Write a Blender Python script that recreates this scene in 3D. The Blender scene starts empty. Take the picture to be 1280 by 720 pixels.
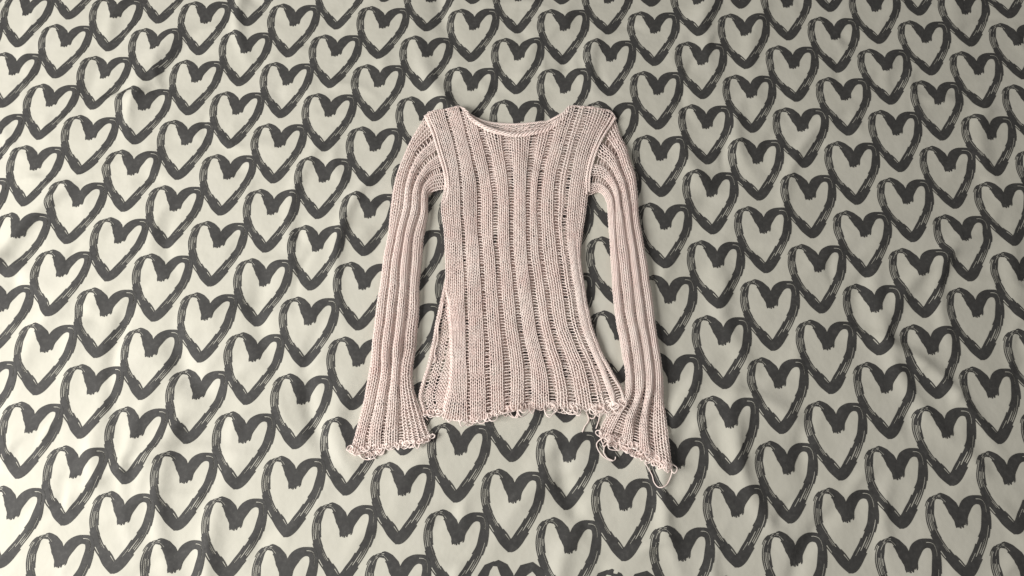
import bpy, math
import numpy as np
from mathutils import Vector

rng = np.random.default_rng(11)
scene = bpy.context.scene
COL = scene.collection

# ------------------------------------------------------------------ camera
F_PX, W_PX, H_PX = 700.0, 1280.0, 720.0
TILT = math.radians(13.93)
DIST = 0.968
cam_d = bpy.data.cameras.new("camera")
cam_d.sensor_fit = 'HORIZONTAL'
cam_d.sensor_width = 36.0
cam_d.lens = 36.0 * F_PX / W_PX
cam_d.clip_start = 0.01
cam_d.clip_end = 50.0
cam = bpy.data.objects.new("camera", cam_d)
cam.location = (0.0, -DIST * math.sin(TILT), DIST * math.cos(TILT))
cam.rotation_euler = (TILT, 0.0, 0.0)
COL.objects.link(cam)
scene.camera = cam
CAM = np.array(cam.location)

# ------------------------------------------------------------------ light: a room lit by one window
world = bpy.data.worlds.new("World")
scene.world = world
world.use_nodes = True
bg = world.node_tree.nodes["Background"]
bg.inputs[0].default_value = (0.90, 0.87, 0.82, 1.0)
bg.inputs[1].default_value = 0.30

def area_lamp(name, loc, target, sx, sy, power, color):
    d = bpy.data.lights.new(name, 'AREA')
    d.shape = 'RECTANGLE'
    d.size, d.size_y = sx, sy
    d.energy = power
    d.color = color
    o = bpy.data.objects.new(name, d)
    o.location = loc
    o.rotation_euler = (Vector(target) - Vector(loc)).to_track_quat('-Z', 'Y').to_euler()
    COL.objects.link(o)
    return o

area_lamp("window_light", (-1.95, -0.6, 1.5), (0.0, 0.0, 0.0), 1.0, 1.1, 92.0, (1.0, 0.975, 0.925))

scene.view_settings.view_transform = 'Standard'
scene.view_settings.look = 'None'
scene.view_settings.exposure = 0.0
scene.view_settings.gamma = 1.0
scene.view_settings.use_curve_mapping = False
scene.cycles.use_denoising = True
scene.cycles.max_bounces = 8
scene.cycles.diffuse_bounces = 6

# ------------------------------------------------------------------ helpers
def on_plane(px, py, z=0.0):
    """photo position -> world x, y on a level plane at height z"""
    px = np.asarray(px, float); py = np.asarray(py, float)
    a = (px - W_PX / 2) / F_PX
    b = -(py - H_PX / 2) / F_PX
    c, s = math.cos(TILT), math.sin(TILT)
    dx, dy, dz = a, b * c + s, b * s - c
    t = (z - CAM[2]) / dz
    return CAM[0] + t * dx, CAM[1] + t * dy

def to_photo(x, y, z=0.0):
    c, s = math.cos(TILT), math.sin(TILT)
    rx, ry, rz = x - CAM[0], y - CAM[1], z - CAM[2]
    yc = ry * c + rz * s
    zc = -ry * s + rz * c
    return W_PX / 2 + F_PX * rx / -zc, H_PX / 2 - F_PX * yc / -zc

def make_mesh(name, verts, faces_q, mat, parent=None, smooth=True):
    me = bpy.data.meshes.new(name)
    nv, nf = len(verts), len(faces_q)
    me.vertices.add(nv)
    me.vertices.foreach_set("co", np.ascontiguousarray(verts, dtype=np.float32).ravel())
    me.loops.add(nf * 4)
    me.loops.foreach_set("vertex_index", np.ascontiguousarray(faces_q, dtype=np.int32).ravel())
    me.polygons.add(nf)
    me.polygons.foreach_set("loop_start", np.arange(0, nf * 4, 4, dtype=np.int32))
    me.update(calc_edges=True)
    me.polygons.foreach_set("use_smooth", np.full(nf, smooth, dtype=bool))
    me.materials.append(mat)
    o = bpy.data.objects.new(name, me)
    COL.objects.link(o)
    if parent is not None:
        o.parent = parent
    return o

class Tubes:
    """collects yarn centre lines and turns them into one mesh of round strands"""
    def __init__(self):
        self.v, self.f, self.n = [], [], 0
    def add(self, pts, r, sides=5):
        pts = np.asarray(pts, float)
        n = len(pts)
        if n < 2:
            return
        T = np.gradient(pts, axis=0)
        T /= np.linalg.norm(T, axis=1, keepdims=True) + 1e-12
        ref = np.array([0.03, 0.05, 1.0])
        A = np.cross(T, ref)
        A /= np.linalg.norm(A, axis=1, keepdims=True) + 1e-9
        B = np.cross(A, T)
        r = np.broadcast_to(np.asarray(r, float), (n,))
        ang = np.arange(sides) * 2 * math.pi / sides
        ring = (pts[:, None, :] + r[:, None, None] * (np.cos(ang)[None, :, None] * A[:, None, :]
                + np.sin(ang)[None, :, None] * B[:, None, :]))
        self.v.append(ring.reshape(-1, 3))
        i = np.arange(n - 1)[:, None] * sides
        j = np.arange(sides)[None, :]
        k = (j + 1) % sides
        q = np.stack([i + j, i + sides + j, i + sides + k, i + k], axis=-1).reshape(-1, 4) + self.n
        self.f.append(q)
        if sides == 4:      # end caps
            self.f.append(np.array([[3, 2, 1, 0]]) + self.n)
            self.f.append(np.array([[0, 1, 2, 3]]) + self.n + (n - 1) * sides)
        self.n += n * sides
    def build(self, name, mat, parent=None):
        return make_mesh(name, np.concatenate(self.v), np.concatenate(self.f), mat, parent)

def spline(pts, n):
    """Catmull-Rom through pts, resampled to n points by arc length"""
    p = np.asarray(pts, float)
    p = np.vstack([2 * p[0] - p[1], p, 2 * p[-1] - p[-2]])
    out = []
    for i in range(1, len(p) - 2):
        t = np.linspace(0, 1, 16, endpoint=False)[:, None]
        a, b, c, d = p[i - 1], p[i], p[i + 1], p[i + 2]
        out.append(0.5 * (2 * b + (c - a) * t + (2 * a - 5 * b + 4 * c - d) * t ** 2 + (3 * b - a - 3 * c + d) * t ** 3))
    out.append(p[-2][None])
    q = np.vstack(out)
    L = np.concatenate([[0], np.cumsum(np.linalg.norm(np.diff(q[:, :2], axis=0), axis=1))])
    s = np.linspace(0, L[-1], n)
    return np.stack([np.interp(s, L, q[:, k]) for k in range(q.shape[1])], axis=1)

def pchip(xs, ys, x):
    """monotone-ish cubic through stations (Catmull-Rom tangents); ys may be 2-D"""
    xs = np.asarray(xs, float); ys = np.asarray(ys, float)
    x = np.clip(x, xs[0] - 3, xs[-1] + 3)
    m = np.gradient(ys, xs, axis=0)
    i = np.clip(np.searchsorted(xs, x, side='right') - 1, 0, len(xs) - 2)
    h = xs[i + 1] - xs[i]
    t = (x - xs[i]) / h
    lo, hi = t < 0, t > 1
    tc = np.clip(t, 0, 1)
    h00 = 2 * tc ** 3 - 3 * tc ** 2 + 1; h10 = tc ** 3 - 2 * tc ** 2 + tc
    h01 = -2 * tc ** 3 + 3 * tc ** 2; h11 = tc ** 3 - tc ** 2
    y = h00 * ys[i] + h10 * h * m[i] + h01 * ys[i + 1] + h11 * h * m[i + 1]
    y = y + np.where(lo, t * h * m[i], 0) + np.where(hi, (t - 1) * h * m[i + 1], 0)
    return y

def wobble(seed, scale):
    """smooth random field on the plane, about -1..1"""
    g = np.random.default_rng(seed)
    k = g.normal(0, 1, (7, 2)) / scale
    ph = g.uniform(0, 6.28, 7)
    def fn(x, y):
        s = 0
        for (a, b), p in zip(k, ph):
            s = s + np.sin(a * x + b * y + p)
        return s / 3.2
    return fn

# ------------------------------------------------------------------ materials
def principled(name):
    m = bpy.data.materials.new(name)
    m.use_nodes = True
    nt = m.node_tree
    return m, nt, nt.nodes["Principled BSDF"]

def noise_node(nt, scale, detail=3.0, rough=0.55):
    tc = nt.nodes.new("ShaderNodeTexCoord")
    n = nt.nodes.new("ShaderNodeTexNoise")
    n.inputs["Scale"].default_value = scale
    n.inputs["Detail"].default_value = detail
    n.inputs["Roughness"].default_value = rough
    nt.links.new(tc.outputs["Object"], n.inputs["Vector"])
    return n

def ramp(nt, src, stops):
    r = nt.nodes.new("ShaderNodeValToRGB")
    e = r.color_ramp.elements
    e[0].position, e[0].color = stops[0][0], (*stops[0][1], 1)
    e[1].position, e[1].color = stops[-1][0], (*stops[-1][1], 1)
    for p, c in stops[1:-1]:
        k = e.new(p); k.color = (*c, 1)
    nt.links.new(src, r.inputs[0])
    return r

def yarn_material(name, c0, c1, c2):
    m, nt, b = principled(name)
    n = noise_node(nt, 60.0, 2.0, 0.5)
    nl = noise_node(nt, 13.0, 2.0, 0.5)
    mx = nt.nodes.new("ShaderNodeMix")
    mx.inputs["Factor"].default_value = 0.45
    nt.links.new(n.outputs["Fac"], mx.inputs[2]); nt.links.new(nl.outputs["Fac"], mx.inputs[3])
    r = ramp(nt, mx.outputs[0], [(0.28, c0), (0.5, c1), (0.72, c2)])
    nt.links.new(r.outputs[0], b.inputs["Base Color"])
    b.inputs["Roughness"].default_value = 0.85
    b.inputs["Specular IOR Level"].default_value = 0.25
    b.inputs["Sheen Weight"].default_value = 0.25
    b.inputs["Sheen Roughness"].default_value = 0.5
    n2 = noise_node(nt, 900.0, 2.0, 0.6)
    bp = nt.nodes.new("ShaderNodeBump")
    bp.inputs["Strength"].default_value = 0.5
    bp.inputs["Distance"].default_value = 0.0006
    nt.links.new(n2.outputs["Fac"], bp.inputs["Height"])
    nt.links.new(bp.outputs[0], b.inputs["Normal"])
    return m

YARN = yarn_material("pink_beige_cotton_yarn", (0.85, 0.685, 0.645), (0.875, 0.75, 0.705), (0.90, 0.81, 0.765))

def sheet_material():
    m, nt, b = principled("cream_bed_linen")
    n = noise_node(nt, 9.0, 5.0, 0.55)
    r = ramp(nt, n.outputs["Fac"], [(0.25, (0.485, 0.472, 0.415)), (0.5, (0.515, 0.502, 0.442)), (0.75, (0.535, 0.52, 0.465))])
    nt.links.new(r.outputs[0], b.inputs["Base Color"])
    b.inputs["Roughness"].default_value = 0.8
    b.inputs["Specular IOR Level"].default_value = 0.2
    b.inputs["Sheen Weight"].default_value = 0.1
    n2 = noise_node(nt, 20.0, 3.0, 0.5)
    n3 = noise_node(nt, 1400.0, 1.0, 0.5)
    b1 = nt.nodes.new("ShaderNodeBump"); b1.inputs["Strength"].default_value = 0.3; b1.inputs["Distance"].default_value = 0.008
    b2 = nt.nodes.new("ShaderNodeBump"); b2.inputs["Strength"].default_value = 0.3; b2.inputs["Distance"].default_value = 0.0003
    nt.links.new(n2.outputs["Fac"], b1.inputs["Height"])
    nt.links.new(n3.outputs["Fac"], b2.inputs["Height"])
    nt.links.new(b1.outputs[0], b2.inputs["Normal"])
    nt.links.new(b2.outputs[0], b.inputs["Normal"])
    return m

def print_material():
    m, nt, b = principled("charcoal_fabric_print")
    n = noise_node(nt, 160.0, 4.0, 0.6)
    r = ramp(nt, n.outputs["Fac"], [(0.3, (0.040, 0.039, 0.039)), (0.55, (0.050, 0.049, 0.048)), (0.78, (0.075, 0.073, 0.071))])
    nt.links.new(r.outputs[0], b.inputs["Base Color"])
    b.inputs["Roughness"].default_value = 0.75
    b.inputs["Specular IOR Level"].default_value = 0.25
    n2 = noise_node(nt, 20.0, 3.0, 0.5)
    b1 = nt.nodes.new("ShaderNodeBump"); b1.inputs["Strength"].default_value = 0.3; b1.inputs["Distance"].default_value = 0.008
    nt.links.new(n2.outputs["Fac"], b1.inputs["Height"])
    nt.links.new(b1.outputs[0], b.inputs["Normal"])
    return m

SHEET = sheet_material()
PRINT = print_material()

# ------------------------------------------------------------------ the bed sheet
_w1, _w2 = wobble(3, 0.16), wobble(4, 0.07)
_cr = np.random.default_rng(21)
CREASES = []
for _ in range(900):
    big = _cr.random() < 0.22
    CREASES.append((_cr.uniform(-1.5, 1.5), _cr.uniform(-0.95, 1.0), _cr.normal(1.05, 0.65), _cr.uniform(0.06, 0.15) if big else _cr.uniform(0.018, 0.06),
                    _cr.uniform(0.011, 0.020) if big else _cr.uniform(0.007, 0.013),
                    (_cr.uniform(0.0035, 0.0075) if big else _cr.uniform(0.0014, 0.0036)) * _cr.choice([-1, 1, 1])))

def sheet_height_grid(X, Y):
    h = 0.0032 * _w1(X, Y) + 0.0011 * _w2(X, Y)
    for cx, cy, a, ln, wd, am in CREASES:
        r_ = 2.2 * ln + 2.5 * wd
        i0, i1 = np.searchsorted(X[0], [cx - r_, cx + r_]); j0, j1 = np.searchsorted(Y[:, 0], [cy - r_, cy + r_])
        x, y = X[j0:j1, i0:i1], Y[j0:j1, i0:i1]
        ca, sa = math.cos(a), math.sin(a)
        u = (x - cx) * ca + (y - cy) * sa
        v = -(x - cx) * sa + (y - cy) * ca + 0.25 * u * u / ln
        h[j0:j1, i0:i1] += am * np.exp(-(u / ln) ** 2 - (v / wd) ** 2)
    return h

SX0, SX1, SY0, SY1, ST = -1.62, 1.62, -0.98, 1.10, 0.005
gx = np.arange(SX0, SX1, ST); gy = np.arange(SY0, SY1, ST)
GX, GY = np.meshgrid(gx, gy)
GZ = sheet_height_grid(GX, GY)
nx, ny = len(gx), len(gy)
ii, jj = np.meshgrid(np.arange(nx - 1), np.arange(ny - 1))
base = (jj * nx + ii).ravel()
bed_sheet = make_mesh("bed_sheet", np.stack([GX.ravel(), GY.ravel(), GZ.ravel()], 1),
                      np.stack([base, base + 1, base + nx + 1, base + nx], 1), SHEET)
bed_sheet["kind"] = "structure"
bed_sheet["label"] = "cream bed sheet printed with charcoal brush-stroke hearts"

_iz = GZ
def sheet_h_fast(X, Y):
    fx = np.clip((X - SX0) / ST, 0, nx - 1.001); fy = np.clip((Y - SY0) / ST, 0, ny - 1.001)
    i, j = fx.astype(int), fy.astype(int)
    a, b = fx - i, fy - j
    return (_iz[j, i] * (1 - a) + _iz[j, i + 1] * a) * (1 - b) + (_iz[j + 1, i] * (1 - a) + _iz[j + 1, i + 1] * a) * b

# ---- printed hearts: one brush-drawn motif repeated on a staggered lattice
TIPS = [(-1.5, 1, 475.9, 75.5), (-.5, 1, 587.5, 74.5), (.5, 1, 702.3, 78), (1.5, 1, 820.4, 82.7),
        (-1, 0, 533.3, 36.7), (0, 0, 646.5, 38), (1, 0, 762.3, 39.7),
        (-1, 2, 527.4, 111.5), (0, 2, 644.9, 115.8), (1, 2, 763, 118),
        (-1.5, 3, 466.7, 152.2), (1.5, 3, 823.3, 162.2), (-1.5, 5, 463.3, 236.7), (1.5, 5, 823.3, 249),
        (-1.5, 7, 456.7, 324.4), (1.5, 7, 827.8, 341),
        (-1, 14, 495.6, 677.5), (0, 14, 638.3, 686.7), (1, 14, 782.7, 697),
        (-.5, 13, 571, 623.3), (.5, 13, 708.9, 633.2),
        (-1, 12, 507, 567), (0, 12, 640, 573.5), (1, 12, 777.8, 584)]
tp = np.array(TIPS)
def basis(i, j):
    i = np.asarray(i, float); j = np.asarray(j, float) - 7
    return np.stack([np.ones_like(i), i, j, 1.8 * np.tanh(i / 1.8) * j * 0.1], axis=-1)
wx, wy = on_plane(tp[:, 2], tp[:, 3])
CXF = np.linalg.lstsq(basis(tp[:, 0], tp[:, 1]), wx, rcond=None)[0]
CYF = np.linalg.lstsq(basis(tp[:, 0], tp[:, 1]), wy, rcond=None)[0]

STROKES = [   # x, y, width in the motif's own units (lobe tops near y 140, tip near y 612)
    [(298, 326, 58), (288, 268, 74), (258, 204, 84), (218, 160, 64), (180, 142, 36), (134, 152, 20)],
    [(160, 138, 16), (118, 160, 40), (84, 208, 64), (70, 265, 74), (76, 330, 78), (104, 400, 80), (152, 470, 80),
     (207, 530, 78), (256, 580, 74), (298, 614, 58)],
    [(328, 308, 58), (334, 256, 72), (362, 200, 80), (408, 164, 64), (458, 150, 52), (503, 158, 64), (517, 200, 64),
     (511, 262, 70), (492, 335, 74), (452, 410, 78), (398, 485, 78), (340, 555, 80), (292, 596, 72), (262, 612, 48)]]
# heart-motif unit: 515 units wide = 0.60 of the column pitch

def heart_template(nts, nb, seed=5):
    g = np.random.default_rng(seed)
    out = []
    for si, st in enumerate(STROKES):
        nt = nts[si]
        c = spline(np.array(st, float), nt)
        T = np.gradient(c[:, :2], axis=0)
        T /= np.linalg.norm(T, axis=1, keepdims=True)
        N = np.stack([-T[:, 1], T[:, 0]], 1)
        t = np.linspace(0, 1, nt)
        wid = np.where(np.arange(nb) % 2 == 0, 1.0, 0.85) * g.uniform(0.75, 1.25, nb) if nb > 6 else np.ones(nb)
        off = np.concatenate([[0], np.cumsum(wid)]) / wid.sum() - 0.5
        V = c[:, None, :2] + N[:, None, :] * (off[None, :, None] * (1.06 * c[:, 2])[:, None, None])
        # ragged outline
        wob = np.zeros((nt, nb + 1))
        for b in range(nb + 1):
            k1, k2 = g.uniform(8, 16), g.uniform(24, 40)
            amp = 2.2 if b in (0, nb) else 0.8
            wob[:, b] = amp * np.sin(k1 * t + g.uniform(0, 6)) + 0.7 * amp * np.sin(k2 * t + g.uniform(0, 6))
        V += N[:, None, :] * wob[:, :, None]
        if si != 1:   # blunt, uneven stroke start at the notch
            V[0] += T[0] * g.normal(0, 7, nb + 1)[:, None]
        V[-1] += T[-1] * g.normal(0, 6, nb + 1)[:, None]
        on = np.ones((nt - 1, nb), bool)
        tm = 0.5 * (t[1:] + t[:-1])
        o = (np.arange(nb) + 0.5) / nb           # 0..1 across
        if nb > 6:
            for b in range(nb):
                fld = sum(np.sin(g.uniform(4, 30) * tm + g.uniform(0, 6.3)) for _ in range(4)) / 2.0
                if b % 2 == 0 and 1 < b < nb - 2:
                    continue
                if si == 0:
                    dens = 0.9 * np.clip((tm - 0.6) / 0.3, 0, 1)
                elif si == 1:
                    up = np.exp(-((tm - 0.32) / 0.22) ** 2)
                    lowin = np.exp(-((tm - 0.72) / 0.16) ** 2)
                    dens = (1.0 * up if o[b] > 0.42 else 0.45 * up) + (0.95 * lowin if o[b] < 0.35 else 0.25 * lowin)
                    dens = dens + 0.6 * np.clip((0.12 - tm) / 0.12, 0, 1)
                else:
                    mid = np.exp(-((tm - 0.68) / 0.17) ** 2)
                    dens = 0.98 * mid if o[b] < 0.5 else 0.45 * mid
                on[:, b] = fld < 1.25 - 1.75 * dens
                if si == 0:
                    on[tm < 0.45, b] = True
        out.append((V, on))
    return out

def template_mesh(nts, nb):
    vs, fs, zs, n = [], [], [], 0
    for si, (V, on) in enumerate(heart_template(nts, nb)):
        nt = V.shape[0]
        vs.append(V.reshape(-1, 2)); zs.append(np.full(nt * (nb + 1), 0.00035 + 0.00012 * si))
        a, b = np.nonzero(on)
        i0 = a * (nb + 1) + b
        fs.append(np.stack([i0, i0 + 1, i0 + nb + 2, i0 + nb + 1], 1) + n)
        n += nt * (nb + 1)
    return np.concatenate(vs), np.concatenate(zs), np.concatenate(fs)

TV, TZ, TF = template_mesh((18, 36, 46), 13)
used = np.unique(TF)
remap = np.full(len(TV), -1); remap[used] = np.arange(len(used))
TV, TZ, TF = TV[used], TZ[used], remap[TF]
LV, LZ, LF = template_mesh((6, 10, 12), 2)
USC = 0.59 / 515.0                       # motif unit in column pitches
HSC = 1.78 / 500.0                        # motif unit in row pitches
far_v, far_f, far_n = [], [], 0
for j in range(-14, 24):
    for i2 in range(-18, 19):
        if (i2 + 2 * 50) % 2 != abs(j) % 2:
            continue
        i = i2 / 2.0
        cx, cy = float(basis(i, j) @ CXF), float(basis(i, j) @ CYF)
        if not (SX0 + 0.1 < cx < SX1 - 0.1 and SY0 + 0.03 < cy < SY1 - 0.14):
            continue
        ppx, ppy = to_photo(cx, cy)
        near = -60 < ppx < 1340 and -30 < ppy < 800
        tv, tz, tf = (TV, TZ, TF) if near else (LV, LZ, LF)
        di = (tv[:, 0] - 290) * USC
        dj = (tv[:, 1] - 625) * HSC
        x = basis(i + di, j + dj) @ CXF
        y = basis(i + di, j + dj) @ CYF
        z = sheet_h_fast(x, y) + tz
        V3 = np.stack([x, y, z], 1)
        tf = tf[:, ::-1]
        if near:
            make_mesh("printed_heart", V3, tf, PRINT, bed_sheet, smooth=True)
        else:
            far_v.append(V3); far_f.append(tf + far_n); far_n += len(V3)
rest = make_mesh("printed_pattern", np.concatenate(far_v), np.concatenate(far_f), PRINT, bed_sheet)
rest["kind"] = "stuff"

# ------------------------------------------------------------------ the sweater
sweater = bpy.data.objects.new("knitted_sweater", None)
sx_, sy_ = on_plane(645, 330)
sweater.location = (float(sx_), float(sy_), 0.0)
sweater["label"] = "pale pink loose-knit sweater with dropped-stitch ladders and frayed hems, laid flat on heart sheet"
sweater["category"] = "sweater"
COL.objects.link(sweater)
sweater.empty_display_size = 0.1
bpy.context.view_layer.update()
INV = sweater.matrix_world.inverted()

def attach(o, parent=None):
    o.parent = parent or sweater
    if parent is None:
        o.matrix_parent_inverse = INV
    return o

R = 0.00084      # yarn radius
jit1, jit2, jit3 = wobble(31, 9.0), wobble(32, 9.0), wobble(33, 26.0)

class Panel:
    """a knitted panel: ribs and ladders between boundary lines given at stations along the fabric"""
    def __init__(self, cols, stations, lines, zfun, roll=0.0):
        # cols: list of (kind, wales); lines: (n_stations, n_cols+1, 2) photo positions
        self.cols, self.roll, self.zfun = cols, roll, zfun
        self.w = np.array([c[1] if c[0] == 'rib' else 1.0 for c in cols], float)
        self.u0 = np.concatenate([[0], np.cumsum(self.w)])
        self.U = self.u0[-1]
        self.rib = np.array([c[0] == 'rib' for c in cols])
        self.st = np.asarray(stations, float)
        self.lines = np.asarray(lines, float)
    def px(self, u, v):
        k = np.clip(np.searchsorted(self.u0, u, side='right') - 1, 0, len(self.cols) - 1)
        f = (u - self.u0[k]) / self.w[k]
        g = np.clip(f, 0, 1)
        g = np.where(self.rib[k], (1 - self.roll) * f + self.roll * (0.5 - 0.5 * np.cos(math.pi * g)), f)
        L = self.lines
        A = np.zeros(u.shape + (2,))
        for c in range(len(self.cols)):
            s = k == c
            if not s.any():
                continue
            vv = v[s]
            for d in range(2):
                a = pchip(self.st, L[:, c, d], vv)
                b = pchip(self.st, L[:, c + 1, d], vv)
                A[s, d] = a + (b - a) * g[s]
        x, y = A[..., 0], A[..., 1]
        x = x + 0.4 * jit1(x, y) + 1.0 * jit3(x, y)
        y = y + 0.4 * jit2(x, y) * 0.5
        return x, y, k, f
    def pos(self, u, v):
        x, y, k, f = self.px(u, v)
        X, Y = on_plane(x, y, 0.008)
        Z = self.zfun(self, u, v, k, f, x, y) + sheet_h_fast(X, Y)
        return np.stack([X, Y, Z], -1)
    def yarn(self, u, v, dz):
        e = 0.05
        P = self.pos(u, v)
        Pu = self.pos(u + e, v) - self.pos(u - e, v)
        Pv = self.pos(u, v - e) - self.pos(u, v + e)
        N = np.cross(Pu, Pv)
        N /= np.linalg.norm(N, axis=-1, keepdims=True) + 1e-12
        N = np.where(N[..., 2:3] < 0, -N, N)
        return P + N * dz[..., None]
    def knit(self, tubes, courses, keep=None, a=1.2, b=0.80, d=0.00115, purl=False, npt=12, sides=5, r=R, seed=1, sag=0.0):
        g = np.random.default_rng(seed)
        sg = -1.0 if purl else 1.0
        tt = np.arange(npt) * 2 * math.pi / npt
        for c in courses:
            us, vs, zs, grp = [], [], [], []
            run = 0
            if keep is not None:
                cu = np.concatenate([self.u0[ci] + np.arange(max(int(n), 1)) + 0.5 for ci, (kd, n) in enumerate(self.cols)])
                ok = dict(zip(np.round(cu, 3), keep(self, cu, np.full(len(cu), float(c)))))
            wob = g.normal(0, 0.06)
            for ci, (kind, n) in enumerate(self.cols):
                if kind == 'rib':
                    for q in range(int(n)):
                        uc, vc = self.u0[ci] + q, c
                        if keep is not None and not ok[round(uc + 0.5, 3)]:
                            run += 1; continue
                        ja, jb = g.normal(0, 0.05), g.normal(0, 0.055)
                        us.append(uc + ja * np.sin(tt / 2) ** 2 + tt / (2 * math.pi) + a / (2 * math.pi) * np.sin(2 * tt))
                        vs.append(vc + wob + (b + jb) * np.cos(tt))
                        zs.append(-sg * d * np.cos(2 * tt) + g.normal(0, 0.00012))
                        grp.append(np.full(npt, run))
                else:
                    uc = self.u0[ci] + 0.5
                    if keep is not None and not ok[round(uc, 3)]:
                        run += 1; continue
                    fr = np.array([0.0, 0.2, 0.4, 0.6, 0.8])
                    us.append(self.u0[ci] + fr)
                    s = np.sin(fr * math.pi)
                    vs.append(c + wob + b - s * (0.15 + g.normal(0, 0.11)) + sag * s * g.normal(0.6, 0.5))
                    zs.append(-sg * d * (1 - s) + s * g.normal(0.0006, 0.0003))
                    grp.append(np.full(5, run))
            if not us:
                continue
            us, vs, zs, grp = map(np.concatenate, (us, vs, zs, grp))
            P = self.yarn(us, vs, zs)
            for rr in np.unique(grp):
                s = grp == rr
                m = int(s.sum())
                tubes.add(P[s], r * (1 + 0.10 * np.sin(np.linspace(0, 6 + m / 9, m) + g.uniform(0, 6))), sides)

def sstep(x):
    x = np.clip(x, 0, 1)
    return np.sqrt(1 - (1 - x) ** 2)

# ---- front of the body -------------------------------------------------------
TOP = np.array([(520, 150), (531, 143.5), (540, 139.5), (552, 138), (566, 136), (574, 134.5), (581, 138), (587, 147), (600, 157.5),
                (614, 164), (637, 169.5), (659, 168.5), (677, 164.5), (690, 159), (701, 149), (707, 140), (712, 133),
                (725, 133), (740, 134.5), (755, 137), (763, 139.5), (771, 151), (790, 160)])
def top_y(x):
    return np.interp(x, TOP[:, 0], TOP[:, 1])

ystat = np.array([128, 150, 171, 193, 215, 235, 255, 294, 317, 340, 362, 383, 410, 437, 461, 480, 499, 513], float)
left = np.interp(ystat, [128, 143, 150, 171, 193, 215, 235, 255, 294, 317, 359, 383, 410, 461, 480, 490, 499, 513],
                 [525, 530, 532, 542, 549.5, 555, 556.5, 552, 554.5, 555.5, 556.5, 562, 564.5, 566, 564.5, 562, 560, 556])
right = np.interp(ystat, [128, 138, 152, 175, 200, 224, 244, 254, 294, 312, 339, 383, 410, 437, 479, 499, 513],
                  [772, 770, 766, 751.5, 741.5, 736.5, 736, 734, 728.5, 726, 728, 734.5, 739.5, 749, 767.5, 776, 779])
LY = np.array([128, 150, 185, 230, 300, 350, 415, 470, 513], float)
LC = np.array([[554, 560, 569.5, 577, 579.5, 582, 584, 586.5, 587],
               [573.5, 579, 587.5, 597.8, 600.5, 603, 607, 610, 611],
               [590, 597, 608, 617, 620, 623, 628, 633, 634],
               [628, 630, 634, 637.4, 639.3, 643, 650, 658, 660],
               [671, 668.5, 665, 660.5, 660.2, 664.5, 673.5, 687, 691],
               [696, 692, 683.5, 675.5, 675.2, 681, 690.7, 709.5, 715],
               [725, 716, 705.5, 696.7, 697.5, 703, 712.7, 736, 745],
               [736, 729, 717, 709.5, 706.8, 713.5, 723.7, 748, 761]])
LW = np.array([[3, 3, 3, 3, 4, 3.5, 3.6, 3, 3],
               [3, 3, 3.4, 4.5, 5, 4.6, 4.6, 6, 6],
               [5, 6, 7.5, 6.6, 6, 5.5, 5.6, 8.4, 8],
               [9, 9.5, 9.8, 6.8, 4.8, 5.2, 6.6, 8.6, 9],
               [8.5, 8.5, 8.6, 6.8, 4.8, 5.4, 7, 8.6, 8],
               [6, 6, 6.2, 7, 4.8, 5, 5.6, 9, 9],
               [3.5, 4, 5, 6, 5, 4.6, 4.8, 5.5, 6],
               [4.5, 5, 5.6, 5.4, 5.4, 5, 5.4, 5, 7]])
cols_front = [('rib', 5), ('lad', 0), ('rib', 4), ('lad', 0), ('rib', 3), ('lad', 0), ('rib', 3), ('lad', 0), ('rib', 4),
              ('lad', 0), ('rib', 2), ('lad', 0), ('rib', 3), ('lad', 0), ('rib', 1), ('lad', 0), ('rib', 3), ('lad', 0), ('rib', 2)]
lines = np.zeros((len(ystat), len(cols_front) + 1, 2))
lines[:, :, 1] = ystat[:, None]
lines[:, 0, 0] = left
lines[:, -1, 0] = right
for q in range(8):
    c_ = pchip(LY, LC[q], ystat); w_ = np.interp(ystat, LY, LW[q])
    lines[:, 1 + 2 * q, 0] = c_ - w_ / 2
    lines[:, 2 + 2 * q, 0] = c_ + w_ / 2
wr = np.interp(ystat, [430, 465, 490, 513], [0.4, 2.5, 6.5, 9.0])
mr = lines[:, 16, 0] + (right - lines[:, 16, 0]) * 0.60
lines[:, 17, 0] = mr - wr / 2
lines[:, 18, 0] = mr + wr / 2
# courses sag a little between the sides
for s_, y_ in enumerate(ystat):
    fx = (lines[s_, :, 0] - left[s_]) / (right[s_] - left[s_])
    lowfrac = np.clip((y_ - 300) / 210, 0, 1)
    hem = np.interp(lines[s_, :, 0], [550, 557, 583, 607, 630, 660, 691, 722, 758, 780], [521, 521, 523, 520, 514, 507, 507, 509, 507, 499]) - 513
    lines[s_, :, 1] += hem * lowfrac ** 2

def z_front(p, u, v, k, f, x, y):
    fc = np.clip(f, 0, 1)
    z = np.where(p.rib[k], 0.0016 * np.sin(math.pi * fc), -0.0008 * np.sin(math.pi * fc))
    dl, dr = np.maximum(u / 5.0, np.clip((y - 362) / 22, 0, 0.92)), (p.U - u) / 5.0
    dt = (y - top_y(x) + 1.0) / 9.0
    e = sstep(np.clip(dl, 0.02, 1)) * sstep(np.clip(dr, 0.02, 1)) * (0.45 + 0.55 * sstep(np.clip(dt, 0.02, 1)))
    soft = 0.0016 * jit3(x * 0.8, y * 0.5) + 0.0007 * jit1(x * 0.5, y * 0.3)
    return 0.0045 + 0.0062 * e + z + soft

cy = [136.0]
while cy[-1] < 512.5:
    cy.append(cy[-1] + 3.35 + 0.55 * (cy[-1] - 136) / 377)

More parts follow.
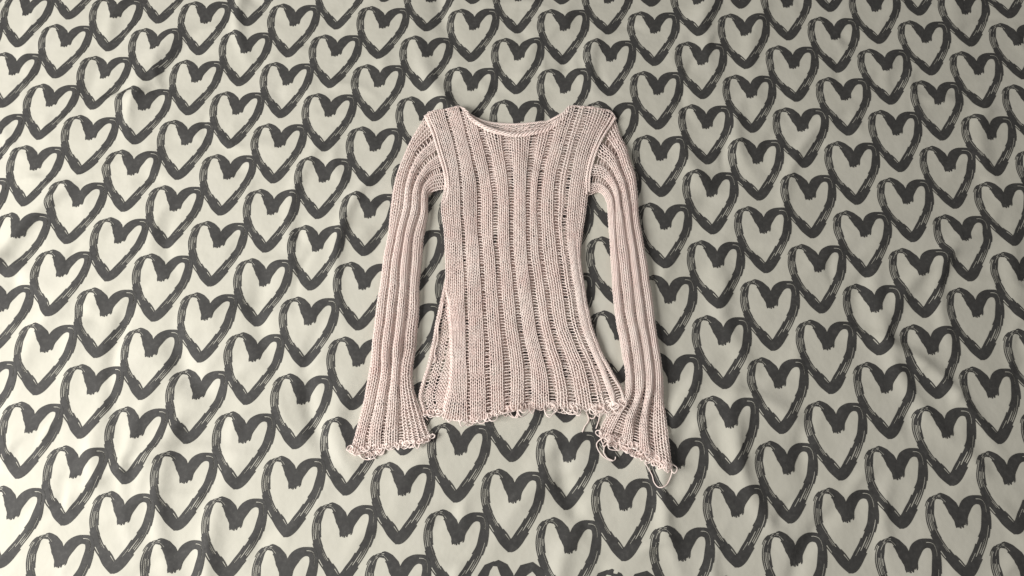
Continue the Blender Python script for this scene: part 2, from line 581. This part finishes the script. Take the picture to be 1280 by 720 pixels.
# v of this panel is photo height; courses are spaced unevenly, so re-map v to course units
cy = np.array(cy)
class CoursePanel(Panel):
    def setc(self, cy):
        self.cy = np.asarray(cy, float); return self
    def px(self, u, v):
        i = np.arange(len(self.cy))
        y = np.interp(v, i, self.cy) + np.where(v < 0, v * 3.4, 0) + np.where(v > i[-1], (v - i[-1]) * 3.8, 0)
        return Panel.px(self, u, y)
front = CoursePanel(cols_front, ystat, lines, z_front, roll=0.12).setc(cy)

def keep_front(p, u, c):
    x, y, _, _ = p.px(u, c)
    return y > top_y(x) + 1.0
tb = Tubes()
front.knit(tb, range(len(cy)), keep=keep_front, seed=3)
front_panel = attach(tb.build("front_panel", YARN))

# ---- back of the body (inside out through the ladders and at the slit) ---------
TOPB = np.array([(520, 152), (540, 141), (574, 137), (583, 141), (600, 150), (615, 152.5), (650, 154), (680, 150.5), (697, 145.5), (708, 139), (714, 137), (763, 142), (775, 156)])
bstat = np.array([132, 150, 171, 193, 215, 235, 255, 294, 317, 340, 362, 383, 400, 430, 455, 480, 497, 514], float)
bl = np.interp(bstat, [132, 150, 171, 193, 215, 235, 255, 294, 340, 355, 383, 400, 455, 495, 514], [528, 535, 545, 552, 557, 559, 555, 557, 557, 553.5, 547, 543.5, 534.5, 523, 528])
brr = np.interp(bstat, ystat, right) - 3
fr_b = [0, 0.05, 0.06, 0.12, 0.14, 0.21, 0.225, 0.36, 0.385, 0.455, 0.475, 0.55, 0.575, 0.65, 0.675, 0.75, 0.775, 0.86, 0.885, 1.0]
cols_back = [('rib', 2), ('lad', 0), ('rib', 2), ('lad', 0), ('rib', 4), ('lad', 0), ('rib', 6), ('lad', 0), ('rib', 4), ('lad', 0), ('rib', 4),
             ('lad', 0), ('rib', 4), ('lad', 0), ('rib', 4), ('lad', 0), ('rib', 4), ('lad', 0), ('rib', 4)]
blines = np.zeros((len(bstat), len(fr_b), 2))
for s_, y_ in enumerate(bstat):
    blines[s_, :, 0] = bl[s_] + (brr[s_] - bl[s_]) * np.array(fr_b)
    blines[s_, :, 1] = y_ + np.interp(blines[s_, :, 0], [520, 560, 600, 640, 700, 780], [0, 0, 3, -4, -9, -14]) * np.clip((y_ - 300) / 210, 0, 1) ** 2
    if y_ > 340:   # the wide slack ladder beside the slit
        wide = np.clip((y_ - 340) / 60, 0, 1)
        b0 = bl[s_]
        blines[s_, 1, 0] = b0 + 5.5
        blines[s_, 2, 0] = b0 + 6.0 + 2.5 * wide
        blines[s_, 3, 0] = b0 + 11 + 7.5 * wide
        blines[s_, 4, 0] = b0 + 12 + 9.0 * wide
        blines[s_, 5, 0] = b0 + 26 + 11 * wide
        for q in range(6, len(fr_b)):
            blines[s_, q, 0] = max(blines[s_, q, 0], blines[s_, q - 1, 0] + 3)

def z_back(p, u, v, k, f, x, y):
    fc = np.clip(f, 0, 1)
    edge = np.where((k == 0) & (y > 340), 0.0022 * np.sin(math.pi * fc) * np.clip((y - 340) / 40, 0, 1), 0)
    return 0.0030 + np.where(p.rib[k], 0.0007 * np.sin(math.pi * fc), -0.0003) + edge
bcy = [138.0]
while bcy[-1] < 513:
    bcy.append(bcy[-1] + 3.6 + 0.5 * (bcy[-1] - 138) / 377)
back = CoursePanel(cols_back, bstat, blines, z_back, roll=0.0).setc(bcy)
def keep_back(p, u, c):
    x, y, _, _ = p.px(u, c)
    return y > np.interp(x, TOPB[:, 0], TOPB[:, 1]) + 1.5
tb = Tubes()
back.knit(tb, range(len(bcy)), keep=keep_back, purl=True, npt=10, sides=4, d=0.0009, seed=8, sag=0.5)
back_panel = attach(tb.build("back_panel", YARN))

# ---- sleeves -----------------------------------------------------------------
def flat(rows):
    """rows given as (y, x0..x7) for level stations or as eight (x, y) points"""
    out = []
    for r_ in rows:
        if isinstance(r_[0], tuple):
            out.append(list(r_))
        else:
            out.append([(x, r_[0]) for x in r_[1:]])
    return np.array(out, float)

LEFT = flat([
    [(531, 143), (539.5, 169), (541.5, 176), (545, 189), (546.5, 196), (551, 209), (553, 216), (557, 236)],
    [(512, 178), (521.5, 186.5), (525.5, 192), (532, 200), (535.5, 206), (539, 215), (541.5, 221), (544, 239)],
    [(499, 207), (512.5, 206), (516, 208.5), (522, 215), (525, 221), (530, 227.5), (532, 231), (537.5, 243)],
    [(491, 233), (505.5, 232), (508, 233.5), (515, 236.5), (517.5, 239.5), (526.5, 242.5), (528, 244), (535.5, 249)],
    (264, 488, 502.5, 504.5, 513, 515, 525, 527, 535),
    (296, 484.5, 496, 497.5, 506.5, 508.5, 517, 519.5, 531),
    (330, 478.5, 489.5, 491, 501, 503.5, 513, 516.5, 527),
    (365, 474, 485.5, 487, 497.5, 500, 509.5, 512.5, 523.5),
    (400, 470, 482, 483.7, 494, 497, 506.5, 509.5, 522),
    (440, 465, 477, 479, 489.5, 493, 502.5, 505, 519),
    (480, 458.5, 472.5, 474.5, 485.5, 489, 499, 500.5, 517),
    [(452, 514), (465, 515), (468, 515), (481.5, 515), (485.5, 515), (499, 515), (503, 514), (526, 511)],
    [(443, 546), (457, 548), (462, 549), (477.5, 549), (482, 549), (498, 548), (505, 547), (537.5, 539)],
    [(439, 559), (455, 559.5), (461, 559), (478, 557), (482.5, 556.5), (498, 555), (505.5, 554), (540, 546)]])

RIGHT = flat([
    [(770, 149), (756, 170), (753, 180), (745, 196), (742, 206), (738.5, 221), (737.5, 229), (736.5, 243)],
    [(775, 166), (768.5, 187), (766, 193), (757, 203.5), (755, 210.5), (750.5, 221), (748.5, 229), (746.5, 239)],
    [(784, 185), (777, 207.5), (775, 212.5), (767.5, 217.5), (766, 224.5), (762, 232), (758.5, 236.5), (753.5, 243)],
    [(793, 214), (783, 231), (781.5, 235), (774, 238), (772, 241.5), (767, 246), (764.5, 248.5), (758.5, 253)],
    (266, 798.5, 789, 788, 779.5, 777, 769.5, 767.5, 760),
    (296, 804.5, 793.5, 792, 784, 782, 770.7, 769, 762.3),
    (330, 809, 798.5, 797, 789, 787, 775, 773, 765),
    (365, 813.5, 802.5, 801, 792.5, 790, 779.5, 776, 768),
    (400, 817.5, 807, 805.5, 796.5, 793, 784, 779.5, 771),
    (440, 824, 813, 811.5, 802.5, 799.5, 789, 785, 776.5),
    (475, 828.8, 817, 815, 806, 803, 792, 787.5, 780.5),
    [(831.5, 508), (817.5, 507), (811, 506), (804, 504), (798, 502), (791, 500), (786, 498), (777, 495)],
    [(834, 535), (816.5, 534), (810, 532), (800, 529), (792, 526), (781.5, 523), (774, 519.5), (764, 513)],
    [(837, 566), (817.5, 560), (811, 556), (799, 550), (790.5, 547), (778, 542), (766, 537.5), (753, 531)],
    [(839, 582), (818, 570), (812, 565), (799, 558), (790, 555), (777, 549), (763, 546), (749, 540)]])

cols_sleeve = [('rib', 3), ('lad', 0), ('rib', 3), ('lad', 0), ('rib', 3), ('lad', 0), ('rib', 3)]

def sleeve(L, seed, flip):
    nst = len(L)
    mid = L.mean(axis=1)
    seg = np.linalg.norm(np.diff(mid, axis=0), axis=1)
    arc = np.concatenate([[0], np.cumsum(seg)])
    total = arc[-1]
    ncourse = int(total / 3.85)
    stv = arc / total * (ncourse - 1)
    def zf(p, u, v, k, f, x, y):
        fc = np.clip(f, 0, 1)
        q = np.clip(u / p.U, 0.004, 0.996)
        up = np.clip(v / 14.0, 0, 1)
        low = np.clip((ncourse - v) / 26.0, 0, 1)
        body = 0.0075 * np.sin(math.pi * q) ** 0.55
        bump = (0.0022 + 0.0050 * up) * (0.45 + 0.55 * low)
        return 0.0028 + (1 - 0.35 * (1 - low)) * body + np.where(p.rib[k], bump * np.sin(math.pi * fc) ** 0.8, -0.0005) + 0.0012 * jit3(x * 1.1, y * 0.6)
    p = Panel(cols_sleeve, stv, L, zf, roll=0.35)
    tb = Tubes()
    p.knit(tb, range(ncourse), seed=seed, b=0.80, d=0.0010, keep=lambda p, u, c: u > p.u0[1])
    m1 = L[:, :2].mean(axis=1)                      # the outer rib runs a longer way round the shoulder
    arc1 = np.concatenate([[0], np.cumsum(np.linalg.norm(np.diff(m1, axis=0), axis=1))])
    n1 = int(arc1[-1] / 3.85)
    st1 = arc1 / arc1[-1] * (n1 - 1)
    def zf1(p1, u, v, k, f, x, y):
        return zf(p, u, np.interp(v, st1, stv), k, f, x, y)
    p1 = Panel([('rib', 3)], st1, L[:, :2], zf1, roll=0.35)
    p1.knit(tb, range(n1), seed=seed + 5, b=0.80, d=0.0010)
    top = attach(tb.build("sleeve", YARN))
    # lower layer of the sleeve
    Lb = np.stack([L[:, 0] + (L[:, 7] - L[:, 0]) * f_ for f_ in (0.03, 0.48, 0.52, 0.97)], axis=1)
    ext = Lb[-1] + (Lb[-1] - Lb[-2]) / np.linalg.norm(Lb[-1] - Lb[-2], axis=1, keepdims=True) * np.array([3, 8, 8, 5])[:, None]
    Lb = np.concatenate([Lb, ext[None]])
    stb = np.concatenate([stv, [stv[-1] + 2.2]])
    pb = Panel([('rib', 6), ('lad', 0), ('rib', 6)], stb, Lb, lambda p, u, v, k, f, x, y: 0.0026 + 0 * x)
    tb = Tubes()
    pb.knit(tb, range(0, ncourse + 2), purl=True, npt=8, sides=4, d=0.0008, seed=seed + 1)
    o = tb.build("sleeve_underside", YARN)
    o.parent = top
    return top, p, pb, ncourse

sl_l, pan_l, panb_l, n_l = sleeve(LEFT, 41, False)
sl_r, pan_r, panb_r, n_r = sleeve(RIGHT, 43, True)

# ---- ropes, loops and tails ----------------------------------------------------
def path3(pts, n, z):
    q = spline(np.array(pts, float), n)
    X, Y = on_plane(q[:, 0], q[:, 1], 0.008)
    zz = np.interp(np.linspace(0, 1, n), np.linspace(0, 1, len(np.atleast_1d(z))), np.atleast_1d(z)) if np.ndim(z) else np.full(n, z)
    return np.stack([X, Y, zz + sheet_h_fast(X, Y)], 1)

def rope(tubes, pts, z, strands, R0, r, pitch, seed=0, flat_=0.7):
    g = np.random.default_rng(seed)
    q = spline(np.array(pts, float), 400)
    ln = np.linalg.norm(np.diff(q, axis=0), axis=1).sum() / 723.0
    n = max(12, int(ln / pitch * 12))
    P = path3(pts, n, z)
    T = np.gradient(P, axis=0); T /= np.linalg.norm(T, axis=1, keepdims=True)
    A = np.cross(T, [0, 0, 1.0]); A /= np.linalg.norm(A, axis=1, keepdims=True)
    th = np.linspace(0, ln / pitch * 2 * math.pi, n)
    th = th + 0.6 * np.sin(np.linspace(0, 9, n) + g.uniform(0, 6))
    for k in range(strands):
        a = th + k * 2 * math.pi / strands
        rad = R0 * (1 + 0.18 * np.sin(np.linspace(0, 31, n) + g.uniform(0, 6)))
        tubes.add(P + A * (np.cos(a) * rad)[:, None] + np.array([0, 0, 1.0]) * (np.sin(a) * rad * flat_)[:, None], r, 5)

# armhole seams
tb = Tubes()
rope(tb, [(531, 144), (536, 155), (541.5, 168), (545, 180), (549, 193), (553.5, 208), (557, 222), (558.5, 236)], [0.008, 0.012, 0.0125, 0.0125, 0.012, 0.010], 3, 0.0015, 0.00105, 0.010, 1)
rope(tb, [(535, 143), (540, 154), (545.5, 167), (549, 180), (553, 194), (557.5, 209), (560.5, 224), (561, 240), (556, 255)], [0.009, 0.0125, 0.013, 0.013, 0.0125, 0.010], 2, 0.0010, 0.0010, 0.008, 2)
attach(tb.build("armhole_seam", YARN))
tb = Tubes()
rope(tb, [(769, 147), (764, 156), (756, 168), (750, 179), (744, 193), (739.5, 208), (736.5, 223), (736, 240)], [0.008, 0.012, 0.0125, 0.0125, 0.012, 0.010], 3, 0.0014, 0.00105, 0.010, 3)
rope(tb, [(765, 144), (759, 155), (751, 168), (745, 181), (740, 194), (735.5, 209), (733, 224), (733, 243)], [0.009, 0.0125, 0.013, 0.013, 0.0125, 0.011], 2, 0.0010, 0.0010, 0.008, 4)
attach(tb.build("armhole_seam", YARN))

# shoulder seams
tb = Tubes()
rope(tb, [(531, 144), (540, 140), (552, 138.5), (566, 136.5), (575, 134.5), (583, 140)], [0.006, 0.008, 0.008, 0.008, 0.009], 3, 0.0014, 0.001, 0.010, 5)
attach(tb.build("shoulder_seam", YARN))
tb = Tubes()
rope(tb, [(709, 138), (713, 133.5), (725, 133.5), (740, 135), (755, 137.5), (764, 140.5), (770, 149)], [0.009, 0.008, 0.008, 0.008, 0.006], 3, 0.0014, 0.001, 0.010, 6)
attach(tb.build("shoulder_seam", YARN))

# neckline: rolled front edge and the thinner edge of the back neck
tb = Tubes()
NECK = [(579, 136.5), (584, 142), (588, 148.5), (600, 157), (614, 163.5), (637, 168.5), (659, 167.5), (677, 163.5), (690, 158), (701, 148.5), (707, 140), (712, 133.5)]
rope(tb, NECK, [0.009, 0.013, 0.0135, 0.0135, 0.013, 0.0095], 3, 0.0023, 0.00135, 0.019, 7, 0.9)
rope(tb, [(x, y + 2.2) for x, y in NECK[1:-1]], [0.0115, 0.0125, 0.0125, 0.0115], 2, 0.0011, 0.0011, 0.012, 8, 0.8)
attach(tb.build("neckband", YARN))
tb = Tubes()
BN = [(583, 141), (600, 149), (615, 152), (632, 153.5), (650, 153.5), (680, 150), (697, 144.5), (708, 138.5)]
rope(tb, BN, [0.008, 0.0055, 0.005, 0.0055, 0.008], 3, 0.0014, 0.00105, 0.012, 9)
rope(tb, [(x, y + 4.0) for x, y in BN[1:-1]], [0.007, 0.006, 0.007], 2, 0.0016, 0.0009, 0.020, 10)
rope(tb, [(x, y + 7.5) for x, y in BN[1:-1]], [0.007, 0.006, 0.007], 2, 0.0014, 0.0009, 0.022, 12)
attach(tb.build("back_neck_edge", YARN))

def loops(tubes, pts, zc, count, size, seed, down=(0, 1), spread=1.0):
    """loose open stitches curling along an edge (photo px)"""
    g = np.random.default_rng(seed)
    q = spline(np.array(pts, float), 300)
    dwn = np.array(down, float)
    for m in range(count):
        s = (m + g.uniform(-0.4, 0.4)) / max(count - 1, 1)
        i = int(np.clip(s * 299, 0, 299))
        c = q[i]
        rx = size * g.uniform(0.38, 0.75); ry = size * g.uniform(0.35, 0.95)
        rot = g.normal(0, 0.45)
        t = np.linspace(-0.35, 2 * math.pi + 0.35, 15) + math.pi / 2 * 0
        # open at the top, hanging along 'down'
        lx = rx * np.sin(t) * 1.0
        ly = -ry * np.cos(t) + ry * 0.75
        lx[0] -= rx * 0.3; lx[-1] += rx * 0.3
        w1, w2, p1, p2 = g.uniform(0.8, 2.6, 2).tolist() + g.uniform(0, 6.3, 2).tolist()
        lx = lx + 0.16 * rx * np.sin(w1 * t + p1); ly = ly + 0.16 * ry * np.sin(w2 * t + p2)
        ca, sa = math.cos(rot), math.sin(rot)
        perp = np.array([dwn[1], -dwn[0]])
        xy = c + np.outer(lx * ca - ly * sa, perp) + np.outer(lx * sa + ly * ca, dwn)
        X, Y = on_plane(xy[:, 0], xy[:, 1], 0.006)
        tilt = g.uniform(-0.5, 1.0)
        Z = zc + (ly / 723.0) * tilt + g.normal(0, 0.0009) + 0.0008 * np.sin(t + g.uniform(0, 6))
        Z = np.maximum(Z, 0.0015) + sheet_h_fast(X, Y)
        tubes.add(np.stack([X, Y, Z], 1), 0.00098 * (1 + 0.22 * np.sin(1.7 * t + p1)), 5)

HEM = [(556, 516), (570, 521), (583, 522), (596, 521), (607, 518.5), (620, 513.5), (638, 508), (660, 505), (691, 505), (722, 507.5), (743, 508), (758, 507), (770, 503), (777, 498)]
tb = Tubes()
rope(tb, [(x, y + 1.0) for x, y in HEM], 0.0075, 3, 0.0016, 0.001, 0.012, 14, 1.0)
loops(tb, HEM, 0.0080, 44, 6.6, 51)
loops(tb, HEM, 0.0055, 30, 5.0, 52)
for cx_, n_ in ((586, 3), (610, 4), (634, 4), (659, 4), (690, 4), (714, 4), (744, 4), (765, 6)):
    y0 = np.interp(cx_, [p[0] for p in HEM], [p[1] for p in HEM])
    loops(tb, [(cx_ - 6, y0 - 0.5), (cx_, y0 + 0.8), (cx_ + 6, y0 - 0.5)], 0.0085, n_, 10.0, int(cx_))
HEM_O = attach(tb.build("frayed_hem", YARN))

tb = Tubes()
loops(tb, [(526, 511), (533, 514), (541, 514), (551, 514)], 0.0035, 11, 5.5, 61)
o = tb.build("frayed_hem", YARN); attach(o)

CUFF_L = [(439, 558), (447, 560), (455, 559.5), (466, 557.5), (478, 556), (490, 555), (502, 553.5), (515, 552), (528, 549), (540, 544)]
tb = Tubes()
rope(tb, CUFF_L, 0.0065, 2, 0.0014, 0.001, 0.011, 15, 1.0)
loops(tb, CUFF_L, 0.0075, 28, 6.0, 53)
loops(tb, [(441, 563), (455, 567), (470, 564), (480, 560)], 0.003, 14, 5.0, 54)
CUFF_LO = o = tb.build("frayed_cuff", YARN); o.parent = sl_l

CUFF_R = [(749, 540), (757, 543), (766, 545.5), (778, 548.5), (791, 554.5), (799, 557.5), (812, 564.5), (820, 571), (830, 577), (839, 582)]
tb = Tubes()
rope(tb, CUFF_R, 0.0070, 2, 0.0014, 0.001, 0.011, 16, 1.0)
loops(tb, CUFF_R, 0.008, 30, 6.0, 55, down=(-0.25, 0.97))
loops(tb, [(758, 552), (775, 557), (792, 565), (808, 573), (822, 580), (834, 584)], 0.003, 24, 4.6, 56, down=(-0.3, 0.95))
CUFF_RO = o = tb.build("frayed_cuff", YARN); o.parent = sl_r

def tail(pts, z=0.0022, r=0.0009, parent=None):
    tb = Tubes()
    P = path3(pts, 60, z)
    tb.add(P, r, 6)
    o = tb.build("yarn_tail", YARN)
    if parent is None:
        attach(o)
    else:
        o.parent = parent
    return o

def zp(ox, oy, s, pts):
    return [(ox + x / s, oy + y / s) for x, y in pts]

tail(zp(735, 480, 5.336, [(120, 340), (85, 368), (60, 400), (72, 445), (108, 488), (158, 513), (184, 503), (186, 486)]), [0.007, 0.0025, 0.002, 0.002, 0.002], parent=sl_r)
tail(zp(735, 480, 5.336, [(110, 350), (88, 372), (108, 415), (106, 458), (128, 492), (165, 510)]), [0.007, 0.004, 0.003, 0.0045], parent=sl_r)
tail(zp(735, 480, 5.336, [(150, 380), (135, 412), (150, 436), (210, 442), (262, 425), (300, 430)]), [0.007, 0.003, 0.0025, 0.006], parent=sl_r)
tail(zp(735, 480, 5.336, [(372, 520), (398, 555), (428, 608), (440, 655), (470, 688), (518, 672), (545, 628), (556, 580), (548, 545)]), [0.006, 0.002, 0.002, 0.002, 0.005], parent=sl_r)
tail(zp(645, 450, 8, [(700, 470), (706, 520), (726, 575), (722, 618), (690, 660), (662, 722)]), [0.007, 0.002, 0.002])
tail(zp(645, 450, 8, [(838, 480), (840, 530), (828, 605), (800, 686)]), [0.007, 0.003, 0.002])
tail(zp(435, 480, 6.545, [(80, 560), (110, 602), (155, 620), (210, 606), (245, 568), (262, 530)]), [0.005, 0.002, 0.002, 0.006], parent=sl_l)
tail(zp(435, 480, 6.545, [(190, 560), (205, 590), (222, 615)]), 0.0022, parent=sl_l)
tail(zp(435, 480, 6.545, [(585, 225), (610, 252), (652, 296)]), [0.006, 0.003, 0.002])
tail(zp(435, 480, 6.545, [(565, 470), (610, 478), (665, 468)]), [0.006, 0.004, 0.003], parent=sl_l)
# rolled selvedge of the front panel beside the slit
tb = Tubes()
SLIT = [(557.5, 362), (562, 382), (564.5, 410), (566, 440), (566, 461), (563.5, 484), (559.5, 500), (556, 517)]
rope(tb, SLIT, [0.0085, 0.0115, 0.0115, 0.011, 0.009], 3, 0.0014, 0.00105, 0.016, 21, 0.8)
rope(tb, [(x - 2.4, y) for x, y in SLIT[1:]], [0.0085, 0.009, 0.0085, 0.007], 2, 0.0010, 0.0010, 0.013, 22, 0.8)
o = tb.build("front_edge_roll", YARN)
o.parent = front_panel

# loose strand running down the inside edge of the slit
tail([(553.5, 377), (550.5, 395), (547, 410), (546.5, 425), (543.5, 440), (544, 449), (541, 455)], 0.0068, 0.0010)

# fine stray fibres standing off the yarn
def fuzz(src, count, seed, parent):
    g = np.random.default_rng(seed)
    me = src.data
    n = len(me.vertices)
    co = np.zeros(n * 3, np.float32); me.vertices.foreach_get("co", co); co = co.reshape(-1, 3)
    no = np.zeros(n * 3, np.float32); me.vertices.foreach_get("normal", no); no = no.reshape(-1, 3)
    pick = g.choice(n, count * 3, replace=False)
    pick = pick[no[pick, 2] > -0.1][:count]
    tb = Tubes()
    for i in pick:
        d = no[i] + g.normal(0, 0.6, 3); d /= np.linalg.norm(d)
        e = g.normal(0, 1, 3); ln = g.uniform(0.0015, 0.0045)
        t = np.array([0, 0.5, 1.0])[:, None]
        tb.add(co[i] + d * ln * t + e * 0.0006 * t ** 2, [0.00006, 0.00005, 0.00002], 3)
    o = tb.build("yarn_fuzz", YARN)
    o["kind"] = "stuff"
    o.parent = parent
fuzz(front_panel, 5000, 71, front_panel)
fuzz(sl_l, 2600, 72, sl_l)
fuzz(sl_r, 2600, 73, sl_r)
fuzz(HEM_O, 1500, 74, HEM_O)

# children of parts were built in world space: keep them where they lie
bpy.context.view_layer.update()
for o in list(sweater.children_recursive):
    if o.parent is not sweater:
        o.matrix_parent_inverse = o.parent.matrix_world.inverted()
